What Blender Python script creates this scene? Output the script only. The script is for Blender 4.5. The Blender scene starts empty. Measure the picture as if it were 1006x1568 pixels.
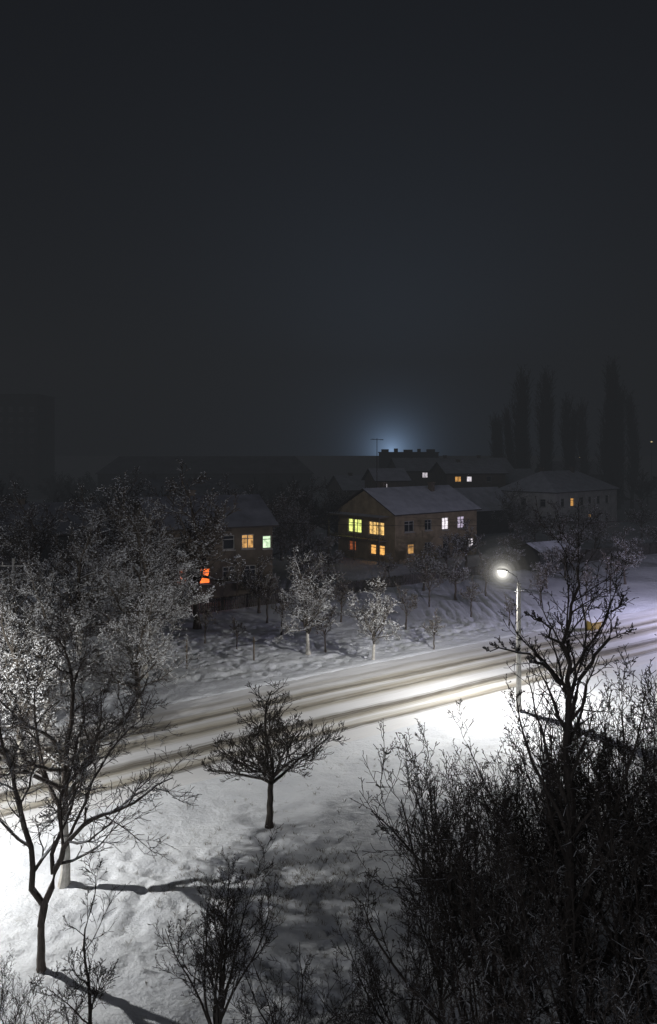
import bpy, math, random
import numpy as np
from mathutils import Vector

scene = bpy.context.scene
try:
    scene.view_settings.view_transform = 'Standard'
    scene.view_settings.look = 'None'
    scene.view_settings.exposure = 0
except Exception: pass
COL = scene.collection

# ------------------------------------------------------------------ materials
def new_mat(name):
    m = bpy.data.materials.new(name); m.use_nodes = True
    nt = m.node_tree; b = nt.nodes['Principled BSDF']
    return m, nt, b
def N(nt, t, **kw):
    n = nt.nodes.new(t)
    for k, v in kw.items(): setattr(n, k, v)
    return n
def math_n(nt, op, a, b=None, clamp=False):
    n = nt.nodes.new('ShaderNodeMath'); n.operation = op; n.use_clamp = clamp
    for i, x in enumerate((a, b)):
        if x is None: continue
        if isinstance(x, (int, float)): n.inputs[i].default_value = x
        else: nt.links.new(x, n.inputs[i])
    return n.outputs[0]
def ramp(nt, fac, stops):
    r = nt.nodes.new('ShaderNodeValToRGB')
    e = r.color_ramp.elements
    e[0].position = stops[0][0]; e[0].color = (*stops[0][1], 1)
    e[1].position = stops[-1][0]; e[1].color = (*stops[-1][1], 1)
    for p, c in stops[1:-1]:
        x = e.new(p); x.color = (*c, 1)
    nt.links.new(fac, r.inputs[0]); return r.outputs[0]
def noise_n(nt, vec, scale, detail=4, rough=.55):
    n = nt.nodes.new('ShaderNodeTexNoise'); n.inputs['Scale'].default_value = scale
    n.inputs['Detail'].default_value = detail; n.inputs['Roughness'].default_value = rough
    if vec is not None: nt.links.new(vec, n.inputs['Vector'])
    return n.outputs['Fac']
def mapping(nt, vec, scale=(1,1,1), rot=(0,0,0)):
    n = nt.nodes.new('ShaderNodeMapping'); n.inputs['Scale'].default_value = scale
    n.inputs['Rotation'].default_value = rot
    nt.links.new(vec, n.inputs['Vector']); return n.outputs[0]
def bump(nt, b, h, strength=.5, dist=.1):
    n = nt.nodes.new('ShaderNodeBump'); n.inputs['Strength'].default_value = strength
    n.inputs['Distance'].default_value = dist
    nt.links.new(h, n.inputs['Height']); nt.links.new(n.outputs[0], b.inputs['Normal'])

def simple(name, c1, c2=None, scale=3, rough=.85, metal=0, bmp=0):
    m, nt, b = new_mat(name)
    b.inputs['Roughness'].default_value = rough; b.inputs['Metallic'].default_value = metal
    tc = N(nt, 'ShaderNodeTexCoord').outputs['Object']
    f = noise_n(nt, tc, scale, 5, .6)
    c2 = c2 or tuple(x*.6 for x in c1)
    nt.links.new(ramp(nt, f, [(.3, c2), (.7, c1)]), b.inputs['Base Color'])
    if bmp: bump(nt, b, f, bmp, .05)
    return m

def emis(name, col, s, var=.5, scale=2.5):
    m, nt, b = new_mat(name)
    b.inputs['Base Color'].default_value = (.05,.05,.05,1)
    tc = N(nt, 'ShaderNodeTexCoord').outputs['Object']
    f = noise_n(nt, tc, scale, 2)
    dark = tuple(x*(1-var) for x in col)
    nt.links.new(ramp(nt, f, [(.35, dark), (.62, col)]), b.inputs['Emission Color'])
    b.inputs['Emission Strength'].default_value = s
    return m

ROAD_ANG = math.atan2(.572, .82)
# ground snow
M_GROUND, nt, b = new_mat('snow_ground')
b.inputs['Roughness'].default_value = .75
tc = N(nt, 'ShaderNodeTexCoord').outputs['Object']
st = mapping(nt, tc, (.35, 2.2, 1), (0, 0, -ROAD_ANG))
n1 = noise_n(nt, tc, .35, 5, .6); n2 = noise_n(nt, tc, 7, 4, .65); n3 = noise_n(nt, st, 1.1, 4, .6)
base = ramp(nt, n1, [(.3, (.62,.64,.68)), (.65, (.78,.80,.83))])
dirt = ramp(nt, noise_n(nt, tc, 2.6, 6, .72), [(.59, (0,0,0)), (.74, (1,1,1))])
mx = N(nt, 'ShaderNodeMixRGB'); nt.links.new(math_n(nt, 'MULTIPLY', dirt, .55), mx.inputs[0])
nt.links.new(base, mx.inputs[1]); mx.inputs[2].default_value = (.22,.2,.16,1)
nt.links.new(mx.outputs[0], b.inputs['Base Color'])
hh = math_n(nt, 'ADD', math_n(nt, 'MULTIPLY', n2, .7), n3)
bump(nt, b, hh, .65, .14)

# road
M_ROAD, nt, b = new_mat('slushy_snow_road')
b.inputs['Roughness'].default_value = .6
tc = N(nt, 'ShaderNodeTexCoord').outputs['Object']
sep = N(nt, 'ShaderNodeSeparateXYZ'); nt.links.new(tc, sep.inputs[0])
st = mapping(nt, tc, (.06, 3.0, 1)); st2 = mapping(nt, tc, (.02, .3, 1))
ns = noise_n(nt, st, 1.6, 5, .6); nw = noise_n(nt, st2, 1.0, 2)
v = math_n(nt, 'ADD', sep.outputs[1], math_n(nt, 'MULTIPLY', math_n(nt, 'SUBTRACT', ns, .5), 1.2))
v = math_n(nt, 'ADD', v, math_n(nt, 'MULTIPLY', math_n(nt, 'SUBTRACT', nw, .5), .8))
vv = math_n(nt, 'DIVIDE', v, 10.0)
SN=(.66,.66,.67); TR=(.12,.105,.08); MD=(.36,.33,.27)
cr = ramp(nt, vv, [(0,(.72,.72,.73)),(.10,SN),(.135,TR),(.175,MD),(.22,SN),(.265,MD),(.30,TR),(.335,TR),(.375,SN),(.44,SN),(.50,MD),(.535,TR),(.575,MD),(.63,SN),(.66,MD),(.69,TR),(.73,MD),(.78,SN),(.86,(.46,.44,.41)),(.9,SN),(1,(.72,.72,.73))])
fine = noise_n(nt, mapping(nt, tc, (.3, 5, 1)), 2.5, 6, .7)
mx = N(nt, 'ShaderNodeMixRGB'); nt.links.new(ramp(nt, fine, [(.45,(0,0,0)),(.65,(1,1,1))]), mx.inputs[0])
nt.links.new(cr, mx.inputs[1]); mx.inputs[2].default_value = (.6,.6,.6,1)
mx2 = N(nt, 'ShaderNodeMixRGB'); mx2.inputs[0].default_value = .65
nt.links.new(mx.outputs[0], mx2.inputs[1]); nt.links.new(cr, mx2.inputs[2])
nt.links.new(mx2.outputs[0], b.inputs['Base Color'])
bump(nt, b, math_n(nt,'ADD', ns, fine), .5, .06)

def bark(name, col, lo, hi, sn=.78):
    m, nt, b = new_mat(name); b.inputs['Roughness'].default_value = .9
    g = N(nt, 'ShaderNodeNewGeometry'); s = N(nt, 'ShaderNodeSeparateXYZ')
    nt.links.new(g.outputs['Normal'], s.inputs[0])
    tc = N(nt, 'ShaderNodeTexCoord').outputs['Object']
    f = math_n(nt, 'ADD', s.outputs[2], math_n(nt, 'MULTIPLY', math_n(nt, 'SUBTRACT', noise_n(nt, tc, 3.5, 3), .5), 1.6))
    bk = noise_n(nt, mapping(nt, tc, (6,6,1.5)), 4, 4)
    bc = ramp(nt, bk, [(.3, tuple(x*.5 for x in col)), (.7, col)])
    mk = ramp(nt, f, [(max(0,lo),(0,0,0)),(min(1,hi),(1,1,1))])
    mx = N(nt, 'ShaderNodeMixRGB'); nt.links.new(mk, mx.inputs[0]); nt.links.new(bc, mx.inputs[1])
    mx.inputs[2].default_value = (sn,sn*1.01,sn*1.02,1)
    nt.links.new(mx.outputs[0], b.inputs['Base Color']); return m
M_BARK = bark('bark_dark', (.07,.058,.048), .75, 1.0, .6)
M_BARKM = bark('bark_light_snow', (.11,.09,.075), .5, .9)
M_BARKF = bark('bark_frosted', (.10,.085,.07), .28, .75, .78)
M_FARB = simple('bark_far', (.05,.045,.04))
M_SNOWC = simple('snow_on_twigs', (.82,.83,.85), (.6,.61,.63))
M_WASH = simple('whitewashed_bark', (.62,.6,.55), (.35,.33,.29), 5)
M_SNOWR = simple('snow_roof', (.7,.72,.78), (.48,.5,.55), .8, bmp=.2)
M_SNOWD = simple('thin_snow_roof', (.26,.27,.30), (.10,.10,.12), .35, bmp=.2)
M_CONC = simple('concrete_pole', (.5,.48,.44), (.34,.33,.3), 4, bmp=.2)
M_METAL = simple('grey_metal', (.25,.25,.26), rough=.5, metal=.6)
M_DARK = simple('dark_timber', (.06,.05,.045))
M_FENCE = simple('weathered_fence', (.10,.09,.08), (.05,.045,.04))
M_TRIM = simple('window_trim', (.42,.41,.38), (.3,.29,.27))
M_GLASS, nt, b = new_mat('dark_glass'); b.inputs['Base Color'].default_value=(.02,.022,.028,1); b.inputs['Roughness'].default_value=.15
M_WALLY = simple('wall_ochre', (.40,.31,.2), (.2,.155,.10), .9, bmp=.1)
M_WALLP = simple('wall_plaster', (.17,.135,.095), (.07,.06,.045), .7, bmp=.1)
M_WALLW = simple('wall_grey_white', (.7,.68,.65), (.46,.45,.43), .8, bmp=.1)
M_WALLB = simple('wall_brown', (.2,.16,.12), (.12,.1,.08), 1.2)
M_WALLD = simple('wall_dark', (.08,.08,.08), (.045,.045,.045), .5)
M_GRASS = simple('dry_grass', (.16,.13,.08), (.08,.065,.04), 8)
M_YEL = simple('yellow_paint', (.4,.28,.08), (.26,.18,.05), 3, .5)
EM = {'orange': emis('lit_orange', (1,.5,.13), 1.9), 'yellow': emis('lit_yellowgreen', (.85,.95,.25), 2.2,.55),
      'red': emis('lit_red', (1,.17,.03), 2.4,.5), 'white': emis('lit_white', (.95,.88,.95), 2.4),
      'green': emis('lit_green', (.75,1,.65), 1.6), 'dim': emis('lit_dim', (.85,.45,.14), 1.1,.7),
      'warm': emis('lit_warm', (1,.62,.2), 1.9,.6), 'violet': emis('lit_violet', (.75,.65,.85), 1.4),
      'glow': emis('lit_dull', (.9,.22,.07), .6,.7)}
M_LAMP = emis('lamp_glass', (1,.98,.9), 60, 0)
M_FAR = emis('far_lamp', (1,.8,.4), 4, 0)

# ------------------------------------------------------------------ mesh helpers
def obj(name, verts, faces, mats, parent=None, loc=(0,0,0), mi=None, rot=0, smooth=False):
    me = bpy.data.meshes.new(name); me.from_pydata(verts, [], faces)
    for m in (mats if isinstance(mats, (list, tuple)) else [mats]): me.materials.append(m)
    if mi is not None: me.polygons.foreach_set('material_index', mi)
    if smooth: me.polygons.foreach_set('use_smooth', [True]*len(me.polygons))
    me.update()
    o = bpy.data.objects.new(name, me); o.location = loc; o.rotation_euler = (0,0,rot)
    COL.objects.link(o)
    if parent: o.parent = parent
    return o
def empty(name, loc=(0,0,0), rot=0):
    e = bpy.data.objects.new(name, None); e.location = loc; e.rotation_euler=(0,0,rot)
    e.empty_display_size = .3; COL.objects.link(e); return e
class MB:
    def __init__(s): s.v=[]; s.f=[]; s.m=[]
    def box(s, x0,y0,z0,x1,y1,z1, m=0):
        n=len(s.v)
        s.v += [(x0,y0,z0),(x1,y0,z0),(x1,y1,z0),(x0,y1,z0),(x0,y0,z1),(x1,y0,z1),(x1,y1,z1),(x0,y1,z1)]
        s.f += [(n,n+3,n+2,n+1),(n+4,n+5,n+6,n+7),(n,n+1,n+5,n+4),(n+1,n+2,n+6,n+5),(n+2,n+3,n+7,n+6),(n+3,n,n+4,n+7)]
        s.m += [m]*6
    def poly(s, pts, m=0):
        n=len(s.v); s.v += [tuple(p) for p in pts]; s.f.append(tuple(range(n,n+len(pts)))); s.m.append(m)
    def slab(s, pts, t, m=0, m2=None):
        n=len(s.v); k=len(pts); m2 = m if m2 is None else m2
        s.v += [tuple(p) for p in pts] + [(p[0],p[1],p[2]-t) for p in pts]
        s.f.append(tuple(range(n,n+k))); s.m.append(m)
        s.f.append(tuple(range(n+2*k-1,n+k-1,-1))); s.m.append(m2)
        for i in range(k):
            j=(i+1)%k; s.f.append((n+i,n+k+i,n+k+j,n+j)); s.m.append(m2)
    def tube(s, pts, rad, sides=3, m=0, mf=None, ph=0.0):
        n0=len(s.v); k=len(pts)
        V=s.v
        for i in range(k):
            a=pts[i-1] if i>0 else pts[0]; c=pts[i+1] if i<k-1 else pts[-1]
            dx=c[0]-a[0]; dy=c[1]-a[1]; dz=c[2]-a[2]
            l=math.sqrt(dx*dx+dy*dy+dz*dz) or 1; dx/=l;dy/=l;dz/=l
            if abs(dz)<.95:
                ux,uy,uz=dy,-dx,0.0
            else: ux,uy,uz=0.0,dz,-dy
            l=math.sqrt(ux*ux+uy*uy+uz*uz) or 1; ux/=l;uy/=l;uz/=l
            wx=dy*uz-dz*uy; wy=dz*ux-dx*uz; wz=dx*uy-dy*ux
            p=pts[i]; r=rad[i]
            for j in range(sides):
                t=ph+6.2832*j/sides; c1=math.cos(t)*r; s1=math.sin(t)*r
                V.append((p[0]+ux*c1+wx*s1,p[1]+uy*c1+wy*s1,p[2]+uz*c1+wz*s1))
        for i in range(k-1):
            b0=n0+i*sides; b1=b0+sides
            mm = mf(pts[i]) if mf else m
            for j in range(sides):
                j2=(j+1)%sides
                s.f.append((b0+j,b0+j2,b1+j2,b1+j)); s.m.append(mm)
        s.f.append(tuple(n0+(k-1)*sides+j for j in range(sides))); s.m.append(m)
    def clump(s, p, a, b, m=1):
        n=len(s.v); x,y,z=p
        s.v += [(x+a,y,z),(x,y+a,z),(x-a,y,z),(x,y-a,z),(x,y,z+b),(x,y,z-b*.5)]
        for i in range(4):
            j=(i+1)%4; s.f += [(n+i,n+j,n+4),(n+j,n+i,n+5)]; s.m += [m,m]

# ------------------------------------------------------------------ trees
def norm(v):
    l=math.sqrt(v[0]**2+v[1]**2+v[2]**2) or 1; return (v[0]/l,v[1]/l,v[2]/l)
def tilt(d, ang, az):
    if abs(d[2])<.9: u=norm((d[1],-d[0],0))
    else: u=norm((0,d[2],-d[1]))
    w=(d[1]*u[2]-d[2]*u[1], d[2]*u[0]-d[0]*u[2], d[0]*u[1]-d[1]*u[0])
    c=math.cos(ang); s=math.sin(ang); ca=math.cos(az)*s; sa=math.sin(az)*s
    return norm(tuple(d[i]*c+u[i]*ca+w[i]*sa for i in range(3)))
def children(mb, rng, pts, rad, L, lev, S, C):
    if lev+1 >= len(S): return
    P=S[lev]; k=len(pts)-1
    n=P['n']; n = max(1,int(n*rng.uniform(.75,1.25)))
    az=rng.uniform(0,6.28)
    for c in range(n):
        t=P.get('start',.2)+(1-P.get('start',.2))*((c+rng.random())/n)
        f=t*k; i=min(int(f),k-1); q=f-i
        p=tuple(pts[i][a]*(1-q)+pts[i+1][a]*q for a in range(3))
        d=norm(tuple(pts[i+1][a]-pts[i][a] for a in range(3)))
        az+=2.4+rng.uniform(-.4,.4)
        ang=math.radians(P['ang'])*rng.uniform(.7,1.3)
        nd=tilt(d,ang,az)
        if nd[2]<-.35: nd=norm((nd[0],nd[1],nd[2]*.3))
        r=(rad[i]*(1-q)+rad[i+1]*q)
        grow(mb,rng,p,nd,L*P['ratio']*(1.15-.6*t)*rng.uniform(.6,1.25),max(C['minr'],r*.6),lev+1,S,C)
def grow(mb, rng, p, d, L, r, lev, S, C):
    P=S[lev]; n=P['seg']; st=L/n; pts=[p]; rad=[r]; gn=P['gn']; up=P['up']
    for i in range(n):
        d=norm((d[0]+rng.gauss(0,gn),d[1]+rng.gauss(0,gn),d[2]+rng.gauss(0,gn)+up))
        p=(p[0]+d[0]*st,p[1]+d[1]*st,p[2]+d[2]*st)
        if p[2]<.1: p=(p[0],p[1],.1)
        pts.append(p); rad.append(max(C['minr'],r*(1-.75*(i+1)/n)))
    sides=6 if r>.06 else (4 if r>.03 else 3)
    mb.tube(pts,rad,sides,0,None,rng.uniform(0,2))
    if C['clump'] and lev>=C.get('clev',2):
        for q in pts[1:]:
            if rng.random()<C['clump']:
                a=rng.uniform(.5,1.2)*C['cs']; mb.clump((q[0],q[1],q[2]+.01),a,a*.8,C['cm'])
    children(mb,rng,pts,rad,L,lev,S,C)
def SP(*rows):
    return [dict(seg=a,gn=b,up=c,n=n,ratio=r,ang=g,start=s) for a,b,c,n,r,g,s in rows]
S_ORCH = SP((6,.2,.06,9,.52,48,.25),(5,.24,.14,8,.55,45,.15),(4,.24,.16,6,.5,42,.1),(3,.2,.12,0,0,0,0))
S_FRO  = SP((7,.18,.06,9,.5,50,.2),(5,.22,.08,8,.5,48,.15),(4,.24,.08,5,.5,45,.1),(2,.22,.05,0,0,0,0))
S_LIGHT= SP((6,.16,.05,6,.5,45,.25),(5,.2,.1,6,.5,45,.15),(3,.22,.1,5,.5,42,.1),(2,.2,.05,0,0,0,0))
S_TALL = SP((8,.13,.05,9,.5,45,.2),(6,.18,.05,9,.5,48,.15),(5,.22,.05,6,.5,45,.1),(3,.22,.02,0,0,0,0))
S_WHIP = SP((10,.09,.05,9,.42,34,.25),(7,.13,.10,9,.42,38,.12),(4,.18,.10,6,.32,48,.1),(2,.2,.05,0,0,0,0))
S_POP  = SP((6,.05,.25,6,.5,22,.1),(4,.1,.2,4,.5,25,.1),(3,.15,.1,0,0,0,0))

def tree_mesh(seed, th, tr, nl, a0, a1, LL, S, mats=None, wash=0, clump=0, cs=.04, minr=.008, lean=(0,0), leader=0, lstart=.7, cm=1, base_z=0, paths=None):
    rng=random.Random(seed); mb=MB(); C=dict(minr=minr,clump=clump,cs=cs,cm=cm)
    pts=[];rad=[];n=7; x=y=0
    for i in range(n+1):
        t=i/n
        pts.append((x,y,base_z-.1+t*(th+.1))); rad.append(tr*(1.25-.25*min(1,t*5))*(1-.3*t))
        x+=lean[0]*th/n+rng.gauss(0,.03)*th/3; y+=lean[1]*th/n+rng.gauss(0,.03)*th/3
    rad[0]=tr*1.5
    if th>.3: mb.tube(pts,rad,9,0,(lambda p:2 if p[2]<wash else 0) if wash else None)
    az=rng.uniform(0,6.28)
    for i in range(nl):
        t=lstart+(1-lstart)*(i+.5)/nl; f=t*n; k=min(int(f),n-1); q=f-k
        p=tuple(pts[k][a]*(1-q)+pts[k+1][a]*q for a in range(3))
        az+=2.4+rng.uniform(-.3,.3)
        d=tilt((0,0,1),math.radians(rng.uniform(a0,a1)),az)
        grow(mb,rng,p,d,LL*rng.uniform(.8,1.15)*(1.1-.3*t if leader else 1),tr*rng.uniform(.42,.6),0,S,C)
    if leader: grow(mb,rng,pts[-1],(0,0,1),leader,tr*.65,0,S,C)
    if paths:
        for pp,r0,r1,nc in paths:
            k=len(pp); rr=[r0+(r1-r0)*i/(k-1) for i in range(k)]
            q=[pp[0]];qr=[rr[0]]
            for i in range(k-1):
                for s in (.33,.66,1):
                    j=0 if s==1 else .05
                    q.append(tuple(pp[i][a]*(1-s)+pp[i+1][a]*s+rng.gauss(0,j) for a in range(3))); qr.append(rr[i]*(1-s)+rr[i+1]*s)
            mb.tube(q,qr,8,0)
            if nc:
                L=sum(math.dist(q[i],q[i+1]) for i in range(len(q)-1))
                S2=[dict(S[0],n=nc)]+S[1:]
                children(mb,rng,q,qr,L,0,S2,C)
    me=bpy.data.meshes.new('tree'); me.from_pydata(mb.v,[],mb.f)
    for m in (mats or [M_BARK,M_SNOWC,M_WASH]): me.materials.append(m)
    me.polygons.foreach_set('material_index',mb.m); me.update()
    return me
def place(name, me, loc, s=1, rot=0, parent=None, uniq=False):
    if uniq: me=me.copy()
    o=bpy.data.objects.new(name,me); o.location=loc
    o.scale=(s,s,s) if not isinstance(s,tuple) else s; o.rotation_euler=(0,0,rot)
    COL.objects.link(o)
    if parent: o.parent=parent
    return o
DK=[M_BARK,M_SNOWC,M_WASH]; MD_=[M_BARKM,M_SNOWC,M_WASH]; FR=[M_BARKF,M_SNOWC,M_WASH]

# central small tree
place('fruit_tree', tree_mesh(11,1.8,.12,9,38,74,3.0,S_ORCH,DK,minr=.009,lean=(.05,0),lstart=.8,leader=3.0),(-2.2,29.2,0),(1.14,1,1.07))
# left foreground forked tree
bx=-7.75
def rel(l): return [(x-bx,y,z) for x,z,y in l]
pathsA=[(rel([(-7.75,1.2,0),(-7.96,2.75,0),(-8.35,4.33,.1),(-8.75,5.56,.3),(-9.1,6.8,.4)]),.10,.03,9),
 (rel([(-7.75,1.2,0),(-7.35,2.75,0),(-6.9,3.63,-.2),(-6.03,4.33,-.3),(-4.8,4.95,-.4),(-4.1,5.4,-.5)]),.095,.015,14),
 (rel([(-7.42,2.6,0),(-7.4,4.15,.4),(-7.1,5.4,.7),(-6.9,7.1,.9)]),.065,.015,9),
 (rel([(-7.1,3.3,0),(-6.5,4.9,.3),(-5.7,6.1,.4),(-5.0,6.9,.5)]),.045,.012,9)]
place('forked_tree', tree_mesh(21,1.35,.12,0,0,0,1,[dict(S_TALL[0],ratio=.38)]+S_TALL[1:],MD_,minr=.007,paths=pathsA),(bx,21.1,0))
place('whitewashed_tree', tree_mesh(23,4.3,.15,10,30,80,4.0,S_TALL,[M_BARKM,M_SNOWC,M_WASH],wash=1.9,minr=.009,leader=3.9,lstart=.5),(-8.5,25.1,0))
# left frosted
place('frosted_tree', tree_mesh(31,4.6,.2,12,25,78,5.2,S_FRO,FR,wash=1.3,clump=.34,cs=.05,minr=.013,leader=7.2,lstart=.45),(-11.3,48,0))
me=tree_mesh(32,3.6,.17,11,35,85,4.3,S_FRO,FR,wash=1.3,clump=.34,cs=.043,minr=.012,leader=4.2,lstart=.45)
for x,y,s,r in [(-14.2,39.5,1,0),(-19,45,1.15,2),(-9.9,40.5,.86,4),(-13.5,34.5,.92,1),(-16.5,52,1.2,3),(-17.3,38,.98,5),(-13,57,1.25,2.2)]:
    place('frosted_tree', me,(x,y,0),s,r,uniq=True)
place('frosted_tree', tree_mesh(33,2.6,.14,11,25,72,3.6,S_FRO,FR,wash=1.2,clump=.28,cs=.038,minr=.012,leader=4.6,lstart=.5),(-1.4,54.2,0))
place('frosted_tree', tree_mesh(34,1.9,.11,10,18,62,3.0,S_FRO,FR,wash=1.2,clump=.14,cs=.033,minr=.011,leader=3.4,lstart=.6),(3.0,52.2,0))
me_s=tree_mesh(35,1.3,.06,6,20,60,1.6,S_LIGHT,MD_,minr=.012,leader=1.6)
for x,y,s,r in [(-.2,54.8,1,0),(7.4,55,.9,1),(-9.0,57,1.1,2),(-12,62,1.3,.3),(6,61,1.2,3),(12,66,1.1,1),(14.5,63,.8,2),(-3.6,60,1.2,2),(-6.5,55.5,.75,4),(19,70,1.2,5),(24,73,1.2,1),(-5,64,1.4,1),(1,64,1.3,2),(9,70,1.3,4),(28,78,1.3,3),(-2,67,1.3,5),(4.5,68,1.3,.6),(15,75,1.4,2)]:
    place('young_tree',me_s,(x,y,0),s,r)
me_g1=tree_mesh(36,2.2,.14,9,25,68,2.9,S_FRO,MD_,minr=.018,leader=3.2,clump=.12,cs=.05)
me_g2=tree_mesh(37,3.8,.2,11,20,70,5.0,S_FRO,MD_,minr=.020,leader=6.0,lstart=.42,clump=.12,cs=.06)
for x,y,s,r in [(9.5,78,.9,0),(12,74,.8,1),(16.2,92,1.1,2),(13.6,90,.8,2),(29.5,112,1.2,3),(34,116,1.25,4),(38,118,1.1,4.5),(-3,80,.9,5),(0,84,.9,1),(26,86,.9,2),(31,82,.9,3),(44,104,1,1),(36,95,.9,5),(46,90,1,2),(-15,60,1.1,1),(-24,62,1.2,2),(22,79,.7,2),(41,83,.8,.4),
   (-1,74,.8,3),(-6,68,.9,1),(20,88,.8,4),(-18,56,1.1,5),(-2,92,1,5),(50,125,1.2,2),(33,104,1,0),(24,100,.9,3),(29,97,1.1,5),(6.5,84,.55,2)]:
    place('garden_tree',me_g1,(x,y,0),s,r)
for x,y,s,r in [(-10.4,62,1.3,0),(-15,61,1.1,2),(-19,66,1.1,1),(-4,92,.9,1),(36,106,.75,2),(-27,72,1.1,1),(-6,100,1,4),(-3,108,1,5),(49,100,.9,4),(41,78,.8,3),(-8,88,1,2),(1,114,1,1),(-16,90,1.1,2),(29,125,.9,3),(-23,86,1.2,4),(-33,74,1.1,0),(-12,98,1.1,2)]:
    place('garden_tree',me_g2,(x,y,0),s,r)
# dark distant tree masses
dm=empty('distant_trees'); rng=random.Random(5)
me_f=tree_mesh(38,3,.3,8,20,60,5,S_LIGHT[:3],[M_FARB]*3,minr=.05,leader=5)
for i in range(110):
    y=rng.uniform(100,210); x=rng.uniform(-.46,.46)*y*1.0
    if -.03<x/y<.45 and y<195: continue
    place('tree_clump',me_f,(x,y,0),rng.uniform(.8,1.15),rng.uniform(0,6),dm)
for x,y,s in [(0,118,.95),(4,122,.9),(15,148,.9),(47,165,1.1),(52,163,1.15),(57,160,1.1),(36,165,1),(68,170,1.2)]:
    place('tree_clump',me_f,(x,y,0),s,x,dm)
# poplars
mp=tree_mesh(41,27,.35,80,9,22,7.0,S_POP,[M_FARB]*3,minr=.035,leader=2,lstart=.08)
for px,y,s in [(44.5,180,1.0),(46,186,.88),(42.3,184,.74),(50.6,182,1.0),(52.5,188,.85),(56.3,184,.82),(58.5,188,.74),(65,182,1.05),(67.7,185,1.08),(70,189,.92),(41,194,.7),(43.5,198,.68),(48.5,194,.74),(62.5,192,.8),(73.5,190,.85)]:
    place('poplar_tree',mp,(px,y,0),(s*1.15,s*1.15,s),px)

# right foreground trees
bx=4.9
def rel2(l): return [(x-bx,y,z) for x,z,y in l]
pathsR=[(rel2([(4.9,0,0),(4.92,3,0),(4.95,5.9,.1),(4.9,8.5,0),(4.87,9.3,0),(4.96,10.5,.1),(5.1,11.6,.1)]),.12,.02,22),
 (rel2([(4.87,9.2,0),(4.36,9.67,-.1),(3.85,9.9,-.1),(3.25,9.95,-.2)]),.045,.01,8),
 (rel2([(4.9,9.9,0),(4.5,10.4,-.1),(4.0,10.75,-.2)]),.035,.01,6),
 (rel2([(4.9,8.5,0),(5.35,9.7,-.1),(5.7,10.4,-.2),(5.95,11.1,-.2)]),.05,.01,10),
 (rel2([(4.95,6,0),(4.2,7.6,.2),(3.9,8.9,.3)]),.05,.01,8),
 (rel2([(4.92,4.2,0),(6,6.5,.4),(6.6,8.6,.4)]),.06,.012,10)]
place('bare_tree', tree_mesh(51,.2,.15,0,0,0,1,[dict(S_WHIP[0],ratio=.22)]+S_WHIP[1:],DK,minr=.007,paths=pathsR,clump=.15,cs=.02,cm=0),(bx,16,0))
place('bare_tree', tree_mesh(52,1.5,.14,8,5,28,7.4,S_WHIP,DK,minr=.007,leader=10.3,clump=.15,cs=.02,cm=0),(6.9,16,0))
w1=tree_mesh(53,.6,.11,9,6,34,6.1,S_WHIP,DK,minr=.007,clump=.22,cs=.024,cm=0)
w2=tree_mesh(54,.5,.09,9,8,42,5.2,S_WHIP,DK,minr=.007,clump=.22,cs=.024,cm=0)
w3=tree_mesh(55,.4,.07,8,10,45,3.6,S_WHIP,DK,minr=.006)
w4=tree_mesh(59,.4,.07,8,10,50,3.4,S_WHIP,MD_,minr=.007)
for me,x,y,s,r in [(w1,4.0,18.5,1.0,0),(w1,6.5,19.5,1.1,2),(w1,8.5,17.5,1.25,4),(w2,3.3,17.2,1.0,1),(w2,5.6,15.5,1.05,3),(w2,7.6,14.5,1.15,5),(w1,9.5,21.5,1.0,5.2),(w2,7.0,22,.95,.5),(w2,4.8,21,.8,2.5),(w2,9,25,.8,.9),(w2,2.8,19.5,.72,5)]:
    place('bare_tree',me,(x,y,0),s,r,uniq=True)
for me,x,y,s,r in [(w3,1.7,17.5,.85,0),(w3,.7,17,.6,1),(w3,2.9,15.8,1,2),(w4,3.8,14.5,1.1,3),(w4,5,13.4,1.1,1.5),(w4,6.2,13.2,1.15,4),(w3,8.2,26.5,.9,2),(w3,6.3,25,.8,3),(w3,3.6,22.5,.6,1)]:
    place('shrub',me,(x,y,0),s,r,uniq=True)
place('shrub', tree_mesh(56,.5,.07,9,8,36,3.6,S_WHIP,DK,minr=.006),(-2.6,18.2,0))
place('shrub', tree_mesh(57,2.4,.05,7,20,50,1.3,S_LIGHT,DK,minr=.006,leader=2.2,lstart=.2),(-5.35,17.2,0))
place('shrub', w3,(-6.3,15.6,0),.75,2,uniq=True); place('shrub', w3,(-7.6,17.6,0),.5,4,uniq=True)
place('shrub', tree_mesh(58,.3,.06,6,15,60,2.3,S_LIGHT,DK,minr=.006),(-.9,17.6,0))
place('shrub', w3,(-1.2,16.2,0),.6,3,uniq=True); place('shrub', w3,(.2,15.5,0),.6,.5,uniq=True)

# ------------------------------------------------------------------ terrain
O=(-12,28.7); DX,DY=.82,.572
l_=math.hypot(DX,DY); DX/=l_; DY/=l_
def vnoise(x,y,s,seed):
    R=np.random.RandomState(seed).rand(257,257)
    X=x/s; Y=y/s; xi=np.floor(X).astype(int); yi=np.floor(Y).astype(int)
    fx=X-xi; fy=Y-yi; fx=fx*fx*(3-2*fx); fy=fy*fy*(3-2*fy)
    a=R[xi%256,yi%256];b_=R[(xi+1)%256,yi%256];c=R[xi%256,(yi+1)%256];d=R[(xi+1)%256,(yi+1)%256]
    return (a*(1-fx)+b_*fx)*(1-fy)+(c*(1-fx)+d*fx)*fy-.5
def axis(lo,hi,st,far):
    core=np.arange(lo,hi,st); out=[];s=st;x=core[-1]
    while x<far: s*=1.35; x+=s; out.append(x)
    pre=[];s=st;x=lo
    while x>-far: s*=1.35; x-=s; pre.append(x)
    return np.array(pre[::-1]+list(core)+out)
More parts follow.
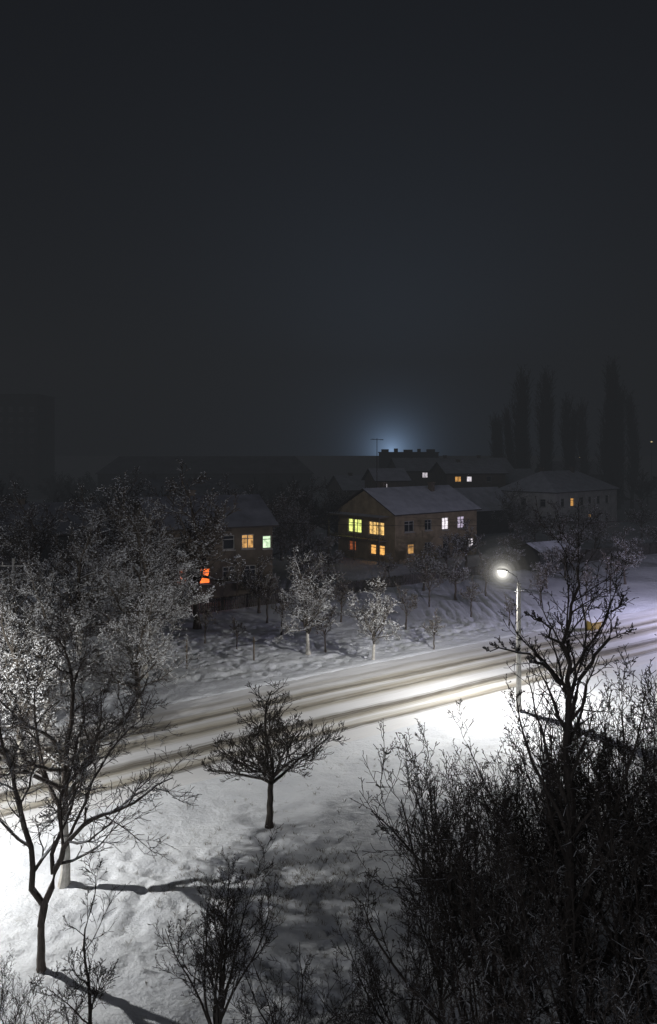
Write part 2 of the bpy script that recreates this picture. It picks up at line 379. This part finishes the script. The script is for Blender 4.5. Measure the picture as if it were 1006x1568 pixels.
xs=axis(-16,22,.12,1500); ys=axis(14,62,.12,1800)
X,Y=np.meshgrid(xs,ys,indexing='ij')
V=-(X-O[0])*DY+(Y-O[1])*DX; U=(X-O[0])*DX+(Y-O[1])*DY
def sm(a,b,x):
    t=np.clip((x-a)/(b-a),0,1); return t*t*(3-2*t)
mask=1-sm(-.3,.3,V)*(1-sm(9.6,10.2,V))
near=(np.abs(X)<120)&(Y<150)
Z=.3*vnoise(X,Y,9,1)+.10*vnoise(X,Y,2.5,2)
d1=vnoise(X,Y,.42,4)+.6*vnoise(X,Y,.25,5); Z+=.08*np.where(d1<-.15,-1,0)*sm(-.12,.18,vnoise(X,Y,5,7))+.05*d1
Z+=.09*vnoise(U/4,V,.5,8)
far_fade=sm(.0,2.5,-V)+sm(10.,12.5,V)
Z*=np.clip(far_fade,0,1)
Z+=.07*np.exp(-((V+.5)/.5)**2)*(.7+vnoise(U,V,1.2,9))+.09*np.exp(-((V-10.4)/.5)**2)*(.6+vnoise(U,V,1.4,10))+.03
Z-=.12*np.exp(-((V-13.2-.8*vnoise(U,V*0,9,12))/.35)**2)
Z=np.where(near,Z*mask-.12*(1-mask),-.02-.1*(1-mask))
nx,ny=X.shape
verts=np.stack([X.ravel(),Y.ravel(),Z.ravel()],1)
idx=np.arange(nx*ny).reshape(nx,ny)
f=np.stack([idx[:-1,:-1].ravel(),idx[1:,:-1].ravel(),idx[1:,1:].ravel(),idx[:-1,1:].ravel()],1)
obj('ground',verts.tolist(),f.tolist(),M_GROUND,smooth=True)
def gz(x,y):
    i=np.searchsorted(xs,x); j=np.searchsorted(ys,y); return float(Z[min(i,nx-1),min(j,ny-1)])
# road
us=np.concatenate([np.arange(-250,-15,4),np.arange(-15,60,.3),np.arange(60,400,4)]); vs=np.arange(-.45,10.4,.13)
A,B=np.meshgrid(us,vs,indexing='ij')
RZ=.05*vnoise(A/6,B,.35,20)+.03*vnoise(A,B,.4,21)
for c in (1.6,3.2,5.4,7.1): RZ-=.04*np.exp(-((B-c-.3*vnoise(A,B*0,14,22))/.22)**2)
RZ+=.035-.08*np.exp(-((B+.45)/.25)**2)-.08*np.exp(-((B-10.35)/.25)**2)
na,nb=A.shape; idx=np.arange(na*nb).reshape(na,nb)
f=np.stack([idx[:-1,:-1].ravel(),idx[1:,:-1].ravel(),idx[1:,1:].ravel(),idx[:-1,1:].ravel()],1)
obj('road',np.stack([A.ravel(),B.ravel(),RZ.ravel()],1).tolist(),f.tolist(),M_ROAD,loc=(O[0],O[1],0),rot=math.atan2(DY,DX),smooth=True)
def RP(u,v): return (O[0]+u*DX-v*DY, O[1]+u*DY+v*DX)

# dry grass tufts
mb=MB(); rng=random.Random(9)
for i in range(900):
    if i<600: x=rng.gauss(-1.4,2.2); y=rng.gauss(25.2,1.6)
    else: x=rng.uniform(-9,10); y=rng.uniform(18,36)
    V_=-(x-O[0])*DY+(y-O[1])*DX
    if V_>-1.5: continue
    z=gz(x,y)
    for k in range(rng.randint(3,7)):
        h=rng.uniform(.04,.14); a=rng.uniform(0,6.28); q=rng.uniform(0,.09)
        bx_,by_=x+math.cos(a)*q*.7,y+math.sin(a)*q*.7
        mb.tube([(bx_,by_,z-.02),(bx_+math.cos(a)*h*.35,by_+math.sin(a)*h*.35,z+h*.7),(bx_+math.cos(a)*h*.9,by_+math.sin(a)*h*.9,z+h)],[.005,.004,.003],3)
obj('dry_grass',mb.v,mb.f,M_GRASS)

# ------------------------------------------------------------------ street lamps
def halo_ball(name, R, val, col, parent, loc):
    """self-glowing ball imitating the bloom round a lamp: uniform emission, no scattering"""
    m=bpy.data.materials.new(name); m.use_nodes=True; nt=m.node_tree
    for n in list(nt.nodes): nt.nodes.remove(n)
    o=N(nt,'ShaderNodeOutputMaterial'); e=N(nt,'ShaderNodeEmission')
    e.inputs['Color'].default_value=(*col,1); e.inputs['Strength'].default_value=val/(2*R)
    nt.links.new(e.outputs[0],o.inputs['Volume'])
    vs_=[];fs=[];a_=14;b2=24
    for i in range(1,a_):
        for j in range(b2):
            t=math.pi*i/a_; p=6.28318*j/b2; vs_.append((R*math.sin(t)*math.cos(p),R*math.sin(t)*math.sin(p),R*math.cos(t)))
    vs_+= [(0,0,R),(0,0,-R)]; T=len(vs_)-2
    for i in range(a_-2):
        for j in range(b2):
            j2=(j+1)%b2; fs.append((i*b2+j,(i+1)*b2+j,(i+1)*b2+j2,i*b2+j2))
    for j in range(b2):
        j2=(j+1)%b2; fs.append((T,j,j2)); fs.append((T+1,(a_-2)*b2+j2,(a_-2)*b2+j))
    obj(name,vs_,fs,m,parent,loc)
def street_lamp(x,y,h,col,P,tl=18,halo=False):
    e=empty('street_lamp',(x,y,0),math.atan2(DX,-DY))   # local +x points across the road
    mb=MB(); mb.tube([(0,0,-.1),(0,0,.3),(0,0,h*.5),(0,0,h)],[.17,.15,.125,.10],10)
    obj('pole',mb.v,mb.f,M_CONC,e)
    mb=MB(); mb.tube([(0,0,h-.5),(0,0,h+.05),(.15,0,h+.3),(.5,0,h+.45),(.9,0,h+.52)],[.03,.03,.03,.028,.026],8)
    mb.tube([(-.13,0,h-.2),(.13,0,h-.2)],[.02,.02],6); mb.tube([(0,-.35,h-.45),(0,.35,h-.45)],[.03,.03],6)
    obj('arm',mb.v,mb.f,M_METAL,e)
    mb=MB(); r=[.05,.12,.165,.17,.13,.05]; p=[.72,.86,1.05,1.28,1.48,1.58]
    n=12
    for i,(rr,px) in enumerate(zip(r,p)):
        for j in range(n):
            t=6.2832*j/n; s=math.sin(t)
            mb.v.append((px,math.cos(t)*rr,h+.53+(s*rr*.8 if s>0 else s*rr*.15)))
    for i in range(5):
        for j in range(n):
            j2=(j+1)%n; mb.f.append((i*n+j,i*n+j2,(i+1)*n+j2,(i+1)*n+j))
    mb.f+= [tuple(range(n)),tuple(range(5*n,6*n))]
    obj('housing',mb.v,mb.f,M_METAL,e)
    mb=MB(); k=12; rings=5
    for i in range(rings+1):
        a=math.pi/2*i/rings
        for j in range(k):
            t=6.2832*j/k
            mb.v.append((1.17+math.cos(t)*math.cos(a)*.29,math.sin(t)*math.cos(a)*.155,h+.50-math.sin(a)*.17))
    for i in range(rings):
        for j in range(k):
            j2=(j+1)%k; mb.f.append((i*k+j,i*k+j2,(i+1)*k+j2,(i+1)*k+j))
    obj('lens',mb.v,mb.f,M_LAMP,e)
    L=bpy.data.lights.new('lamp_light','SPOT'); L.energy=P; L.color=col; L.shadow_soft_size=.08
    L.spot_size=math.radians(176); L.spot_blend=.4
    o=bpy.data.objects.new('lamp_light',L); o.location=(1.17,0,h+.25); o.rotation_euler=(0,-math.radians(tl),0)
    COL.objects.link(o); o.parent=e
    if halo:
        for R,v in ((.28,.6),(.40,.4),(.55,.22),(.75,.12),(1.05,.06),(1.5,.03),(2.1,.015)): halo_ball('lamp_halo',R,v,(1,.97,.88),e,(1.17,0,h+.4))  # nested emissive balls painted in as the lens bloom
    return e
street_lamp(10.2,42,6.9,(1,.985,.95),5600,18,True)
x,y=RP(-5,-1.8); street_lamp(x,y,7.2,(1,.99,.96),6600,14)
x,y=RP(56.6,-1.8); street_lamp(x,y,7.2,(.74,.70,1),14000)
x,y=RP(88,-1.8); street_lamp(x,y,7.2,(.76,.74,1),10000)

# ------------------------------------------------------------------ buildings
def wall(mb, mp, L, H, ops):
    ss=sorted({0,L,*[o[0] for o in ops],*[o[0]+o[2] for o in ops]}); zs=sorted({0,H,*[o[1] for o in ops],*[o[1]+o[3] for o in ops]})
    for i in range(len(ss)-1):
        for j in range(len(zs)-1):
            cs=(ss[i]+ss[i+1])/2; cz=(zs[j]+zs[j+1])/2
            if any(o[0]<cs<o[0]+o[2] and o[1]<cz<o[1]+o[3] for o in ops): continue
            mb.poly([mp(ss[i],zs[j],0),mp(ss[i+1],zs[j],0),mp(ss[i+1],zs[j+1],0),mp(ss[i],zs[j+1],0)],0)
def bx3(mb, mp, s0,s1,z0,z1,d0,d1,m=0):
    P=[mp(s,z,d) for d in (d0,d1) for z in (z0,z1) for s in (s0,s1)]
    n=len(mb.v); mb.v+=P
    for f in [(0,1,3,2),(4,6,7,5),(0,4,5,1),(2,3,7,6),(0,2,6,4),(1,5,7,3)]:
        mb.f.append(tuple(n+i for i in f)); mb.m.append(m)
def building(name, A, ang, L, W, He, Hr, wm, front=(), left=(), right=(), hip=0, chim=(), oh=.5, flat=False, roofm=None):
    e=empty(name,(A[0],A[1],0),ang)
    W3=MB(); F=MB(); panes={}
    faces=[(lambda s,z,d:(s,d,z),L,list(front)),(lambda s,z,d:(d,W-s,z),W,[(W-o[0]-o[2],*o[1:]) for o in left]),
           (lambda s,z,d:(L-d,s,z),W,list(right)),(lambda s,z,d:(L-s,W-d,z),L,[])]
    for mp,LL,ops in faces:
        wall(W3,mp,LL,He,ops)
        for o in ops:
            s0,z0,w,h,key=o; s1=s0+w;z1=z0+h
            for a,b_ in (((s0,z0),(s1,z0)),((s1,z0),(s1,z1)),((s1,z1),(s0,z1)),((s0,z1),(s0,z0))):
                W3.poly([mp(*a,0),mp(*b_,0),mp(*b_,.18),mp(*a,.18)],0)
            pm=panes.setdefault(key,MB()); pm.poly([mp(s0,z0,.17),mp(s1,z0,.17),mp(s1,z1,.17),mp(s0,z1,.17)])
            t=.09
            bx3(F,mp,s0,s0+t,z0,z1,.08,.15); bx3(F,mp,s1-t,s1,z0,z1,.08,.15)
            bx3(F,mp,s0+t,s1-t,z0,z0+t,.08,.15); bx3(F,mp,s0+t,s1-t,z1-t,z1,.08,.15)
            nm=max(1,round(w/.8))
            for k in range(1,nm):
                c=s0+w*k/nm; bx3(F,mp,c-.045,c+.045,z0+t,z1-t,.085,.145)
            if h>1.1: bx3(F,mp,s0+t,s1-t,z0+h*.68,z0+h*.68+.07,.09,.14)
            bx3(F,mp,s0-.06,s1+.06,z0-.09,z0-.01,-.12,.07)
    R=MB()
    if flat:
        R.slab([(-.2,-.2,He+.25),(L+.2,-.2,He+.25),(L+.2,W+.2,He+.25),(-.2,W+.2,He+.25)],.24,0,1)
    elif hip:
        a=(hip,W/2,Hr); b_=(L-hip,W/2,Hr); k=(Hr-He)/(W/2)*oh
        c=[(-oh,-oh,He-k+.15),(L+oh,-oh,He-k+.15),(L+oh,W+oh,He-k+.15),(-oh,W+oh,He-k+.15)]
        R.slab([c[0],c[1],b_,a],.14,0,1); R.slab([c[2],c[3],a,b_],.14,0,1); R.slab([c[1],c[2],b_],.14,0,1); R.slab([c[3],c[0],a],.14,0,1)
    else:
        k=(Hr-He)/(W/2)*oh
        for xx in (0,L): W3.poly([(xx,0,He),(xx,W,He),(xx,W/2,Hr)],0)
        R.slab([(-oh,-oh,He-k+.17),(L+oh,-oh,He-k+.17),(L+oh,W/2,Hr+.17),(-oh,W/2,Hr+.17)],.15,0,1)
        R.slab([(L+oh,W+oh,He-k+.17),(-oh,W+oh,He-k+.17),(-oh,W/2,Hr+.17),(L+oh,W/2,Hr+.17)],.15,0,1)
    C=MB()
    for cx,cy,ch in chim:
        C.box(cx-.35,cy-.3,He,cx+.35,cy+.3,Hr+ch); C.box(cx-.43,cy-.38,Hr+ch+.005,cx+.43,cy+.38,Hr+ch+.13)
    obj('walls',W3.v,W3.f,wm,e); obj('roof',R.v,R.f,[roofm or M_SNOWR,M_DARK],e,mi=R.m)
    if F.v: obj('window_frames',F.v,F.f,M_TRIM,e)
    if C.v: obj('chimneys',C.v,C.f,M_WALLB,e)
    for k,pm in panes.items(): obj('panes_'+(k or 'dark'),pm.v,pm.f,EM[k] if k else M_GLASS,e)
    return e
hA=building('ochre_house',(8.2,96.5),math.atan2(.627,.779),15.2,11,6.2,9.0,M_WALLY,
  front=[(2.2,1.0,1.2,1.3,'dim'),(1.6,3.8,1.7,1.4,None),(5.2,3.8,1.3,1.4,None),(5.2,1,1.3,1.3,None),(8.4,3.7,1.3,1.6,'white'),(8.6,1,1.2,1.3,None),(11.4,3.7,1.4,1.6,'violet'),(13.5,.9,1.1,1.4,'white')],
  left=[(2.0,3.3,2.9,1.7,'warm'),(6.3,3.3,2.7,1.8,'yellow'),(1.9,.8,1.1,1.3,'orange'),(3.5,.8,1.1,1.3,'orange'),(7.4,.9,1.4,1.3,'glow')],
  chim=[(4,6.5,.7),(11,4.4,.6)])
mb=MB(); mb.slab([(-1.7,1,5.75),(-.02,1,5.85),(-.02,11.6,5.85),(-1.7,11.6,5.75)],.16,0,1)
for s in (1.3,6,11.2): mb.box(-1.55,s-.07,0,-1.41,s+.07,5.55,1)
mb.box(-1.6,1.2,2.7,-.02,11.4,2.85,1)
for i in range(34): mb.box(-1.57,1.3+i*.3,2.855,-1.53,1.34+i*.3,3.25,1)
obj('veranda',mb.v,mb.f,[M_SNOWR,M_WALLB],hA,mi=mb.m)
mb=MB(); mb.tube([(2,5.5,9),(2,5.5,15.6)],[.05,.04],6); mb.tube([(1.1,5.5,15.5),(3.1,5.5,15.4)],[.03,.03],4)
for k in range(5): mb.tube([(1.2+k*.4,5.1,15.45),(1.2+k*.4,5.9,15.45)],[.02,.02],4)
obj('antenna',mb.v,mb.f,M_DARK,hA)
ops=[]
for s in (1.8,5,8.4,11.2,14.4,17.6):
    ops.append((s,4.0,1.2,1.5,'orange' if s==5 else None)); ops.append((s,.9,1.2,1.4,'dim' if s==11.2 else None))
building('grey_white_house',(39.7,137),math.atan2(15,16.3),22,12,6.8,10.2,M_WALLW,front=ops,left=[(2,4,1.2,1.4,None),(6,4,1.2,1.4,None),(2,1,1.2,1.4,None),(6,1,1.2,1.4,None)],hip=5,chim=[(6,6.5,.5),(15,5.5,.5)])
building('plastered_house',(-15.95,71.97),math.atan2(7,14.5),11.6,10,6.8,9.3,M_WALLP,
  front=[(.6,1.4,.8,1.5,None),(1.9,1.4,1.1,1.5,'red'),(4.2,1.4,1.1,1.5,'red'),(6.5,1.4,1.3,1.5,None),(8.6,1.4,1.3,1.5,None),
         (1.9,4.5,1.1,1.4,None),(4.2,4.5,1.1,1.4,None),(6.5,4.5,1.2,1.4,None),(8.4,4.5,1.3,1.4,'dim'),(10.55,4.4,.95,1.3,'green')],chim=[(5,5.6,.6)],roofm=M_SNOWD)
building('apartment_house',(15.5,172),math.radians(8),26,11,9.6,12.2,M_WALLB,front=[(5.2,8,1.3,1.2,'white'),(9,8,1.3,1.2,None),(12.8,8,1.6,1.2,'orange'),(15.6,8,1.4,1.2,'white'),(20,8,1.3,1.2,None),(5.2,5,1.3,1.3,None),(12,5,1.3,1.3,None)],chim=[(4,5.5,.6),(12,5.5,.6),(20,5.5,.6)])
e=building('flat_roofed_building',(13.6,200),0,14.5,12,13.4,13.4,M_WALLD,front=[(2,8,1.2,1.5,None),(6,8,1.2,1.5,None)],flat=True)
mb=MB()
for a,b_,h in [(.2,2.0,.7),(3.5,4.4,.9),(6,8.2,.6),(9.6,10.3,.8),(12,14.0,.7)]: mb.box(a,3,13.66,b_,5,13.66+h)
obj('roof_vents',mb.v,mb.f,M_WALLD,e)
building('village_house',(3,150),math.radians(20),12,9,6.5,9,M_WALLB,front=[(8,4,1.2,1.2,None)],chim=[(3,4.5,.5)])
building('village_house',(8.6,140),math.radians(15),6,7,8.7,10.6,M_WALLB,front=[(1.2,7.0,.9,1.1,'white'),(1.2,3,.9,1.1,None)])
building('village_house',(23,152),math.radians(10),12,10,9.6,11.6,M_WALLB,chim=[(4,5,.5)],front=[(1.6,7.9,1.3,1.1,'orange'),(4.0,7.9,1.1,1.1,'white'),(8,7.9,1.1,1.1,None)])
building('village_house',(34,158),math.radians(25),12,10,7.5,10.0,M_WALLD,chim=[(4,5,.5)])
building('village_house',(22,128),math.radians(30),11,9,4.2,7.5,M_WALLD)
building('village_house',(57,200),math.radians(10),20,10,8,11,M_WALLD)
building('village_house',(-38,82),math.radians(14),14,9,5.2,8,M_WALLD,chim=[(5,4.5,.5)],roofm=M_SNOWD)
building('long_building',(-56,190),math.radians(4),52,12,8.6,12.6,M_WALLD,hip=4,roofm=M_SNOWD)
building('long_building',(-34,130),math.radians(20),22,10,5.5,9,M_WALLD,hip=3,roofm=M_SNOWD)
ops=[(2+3*i,1.2+3*j,1.4,1.4,None) for i in range(9) for j in range(9)]
building('apartment_block',(-112,225),0,28.5,14,30,30,M_WALLD,front=ops,flat=True,roofm=M_WALLD)
building('garden_shed',(24.3,90),math.radians(30),5,3.5,2.4,3.1,M_WALLD,front=[(1,.9,.9,.8,None)])
building('garden_shed',(-22,58),math.radians(30),5,3.5,2.4,3.1,M_WALLD)

def fence(name,p0,p1,h,m,step=.22):
    L=math.dist(p0,p1); a=math.atan2(p1[1]-p0[1],p1[0]-p0[0]); mb=MB(); n=int(L/step); rng=random.Random(int(L*10))
    for i in range(n):
        x=i*step; hh=h+rng.uniform(-.06,.04); mb.box(x,0,0,x+step*.75,.03,hh)
    for i in range(int(L/2.5)+1): mb.box(i*2.5,.035,0,i*2.5+.1,.13,h+.05)
    mb.box(0,.032,h*.3,L,.06,h*.3+.08); mb.box(0,.032,h*.8,L,.06,h*.8+.08)
    obj(name,mb.v,mb.f,m,loc=(p0[0],p0[1],0),rot=a)
fence('wooden_fence',RP(20,31),RP(58,32),1.1,M_FENCE)
fence('wooden_fence',RP(61,32),RP(100,31),1.6,M_FENCE)
fence('wooden_fence',RP(-12,26),RP(16,28),1.0,M_FENCE)
def upole(x,y,h,m=M_DARK):
    mb=MB(); mb.tube([(0,0,-.1),(0,0,h)],[.15,.1],8); mb.tube([(-.8,0,h-.5),(.8,0,h-.5)],[.05,.05],6)
    for k in (-.7,0,.7): mb.tube([(k,0,h-.45),(k,0,h-.25)],[.04,.05],6)
    obj('utility_pole',mb.v,mb.f,m,loc=(x,y,0))
upole(-33,68,7); upole(60,97,7.2)
upole(-9.2,85,6.5); upole(-20.5,51,7.0,M_CONC)
mb=MB()
def wire(a,b_,sag):
    pts=[(a[0]*(1-t)+b_[0]*t,a[1]*(1-t)+b_[1]*t,a[2]*(1-t)+b_[2]*t-sag*4*t*(1-t)) for t in [i/16 for i in range(17)]]
    mb.tube(pts,[.015]*17,3)
for k in (-.7,0,.7):
    wire((-9.2+k,85,6.3),(60+k,97,7),1.2); wire((-33+k,68,6.8),(-9.2+k,85,6.3),.8)
wire((8.2,96.5,5.9),(60,97,6.6),1.0)
obj('power_lines',mb.v,mb.f,M_DARK)
for x,y,h in [(-9.05,50,1.9),(-5.0,52.5,1.5),(-8.3,71,2.0)]:
    mb=MB(); mb.tube([(0,0,-.1),(0,0,h),(0,0,h+.03)],[.06,.05,.02],8); mb.tube([(-.12,0,h*.8),(.12,0,h*.8)],[.03,.03],5)
    obj('wooden_post',mb.v,mb.f,M_WALLB,loc=(x,y,0))
mb=MB()
mb.v=[(-.5,-.3,.12),(.5,-.3,.12),(.5,.3,.12),(-.5,.3,.12),(-.58,-.36,.62),(.58,-.36,.62),(.58,.36,.8),(-.58,.36,.8)]
mb.f=[(0,3,2,1),(0,1,5,4),(1,2,6,5),(2,3,7,6),(3,0,4,7)]; mb.m=[0]*5
mb.slab([(-.63,-.41,.70),(.63,-.41,.70),(.63,.41,.90),(-.63,.41,.90)],.07,1,0)
for sx in (-.4,.4):
    for sy in (-.2,.2): mb.box(sx-.05,sy-.05,0,sx+.05,sy+.05,.118,0)
mb.box(-.95,-.04,0,-.87,.04,2.0,2)
obj('grit_bin',mb.v,mb.f,[M_YEL,M_SNOWC,M_CONC],loc=(20.6,61,0.02),mi=mb.m,rot=.6)

for x,y,h in [(101,245,16.5),(76,250,11.5),(82,255,11.5),(19.5,180,8.2)]:
    e=empty('distant_lamp',(x,y,0)); mb=MB(); mb.tube([(0,0,0),(0,0,h)],[.12,.08],6); obj('pole',mb.v,mb.f,M_DARK,e)
    mb=MB(); mb.clump((0,0,h+.2),.4,.3,0); obj('bulb',mb.v,mb.f,M_FAR,e)

# ------------------------------------------------------------------ haze bank over the village (absorbing + faint airlight)
mb=MB(); mb.box(-320,56,-2,320,300,48)
hz=bpy.data.materials.new('haze'); hz.use_nodes=True; nt=hz.node_tree
for n in list(nt.nodes): nt.nodes.remove(n)
out=N(nt,'ShaderNodeOutputMaterial'); ab=N(nt,'ShaderNodeVolumeAbsorption'); em=N(nt,'ShaderNodeEmission'); ad=N(nt,'ShaderNodeAddShader')
SIG=.0098
ab.inputs['Color'].default_value=(0,0,0,1); ab.inputs['Density'].default_value=SIG
em.inputs['Color'].default_value=(.84,.9,1,1); em.inputs['Strength'].default_value=.0215*SIG
nt.links.new(ab.outputs[0],ad.inputs[0]); nt.links.new(em.outputs[0],ad.inputs[1]); nt.links.new(ad.outputs[0],out.inputs['Volume'])
obj('haze',mb.v,mb.f,hz)

# ------------------------------------------------------------------ world
w=bpy.data.worlds.new('World'); scene.world=w; w.use_nodes=True; nt=w.node_tree
bg=nt.nodes['Background']
tc=N(nt,'ShaderNodeTexCoord').outputs['Generated']
az=math.radians(4.6)
dp=N(nt,'ShaderNodeVectorMath',operation='DOT_PRODUCT'); nt.links.new(tc,dp.inputs[0]); dp.inputs[1].default_value=(math.sin(az),math.cos(az),0)
th=math_n(nt,'ARCCOSINE',math_n(nt,'MINIMUM',dp.outputs['Value'],.999999))
def ex(A,wd): return math_n(nt,'MULTIPLY',math_n(nt,'EXPONENT',math_n(nt,'MULTIPLY',th,-1/math.radians(wd))),A)
g=math_n(nt,'ADD',math_n(nt,'ADD',ex(4.6,1.05),ex(.2,5.5)),ex(.012,20))
mc=N(nt,'ShaderNodeMixRGB',blend_type='MULTIPLY'); mc.inputs[0].default_value=1; nt.links.new(g,mc.inputs[1]); mc.inputs[2].default_value=(.42,.64,1,1)
ac=N(nt,'ShaderNodeMixRGB',blend_type='ADD'); ac.inputs[0].default_value=1; nt.links.new(mc.outputs[0],ac.inputs[1]); ac.inputs[2].default_value=(.0098,.0106,.0125,1)
nt.links.new(ac.outputs[0],bg.inputs['Color']); bg.inputs['Strength'].default_value=1

S=bpy.data.lights.new('night_fill','SUN'); S.energy=.44; S.angle=math.radians(25); S.color=(.87,.89,1)  # weak fill added to lift walls and roofs at night, stands for town glow
so=bpy.data.objects.new('night_fill',S); so.rotation_euler=(math.radians(76),0,math.radians(-25)); COL.objects.link(so)

cam=bpy.data.cameras.new('Camera'); co=bpy.data.objects.new('Camera',cam); COL.objects.link(co)
co.location=(0,0,14); co.rotation_euler=(math.radians(90),0,0)
cam.sensor_width=36; cam.lens=36*1200/1568; cam.shift_y=-94/1568; cam.clip_end=5000; cam.clip_start=.1
scene.camera=co
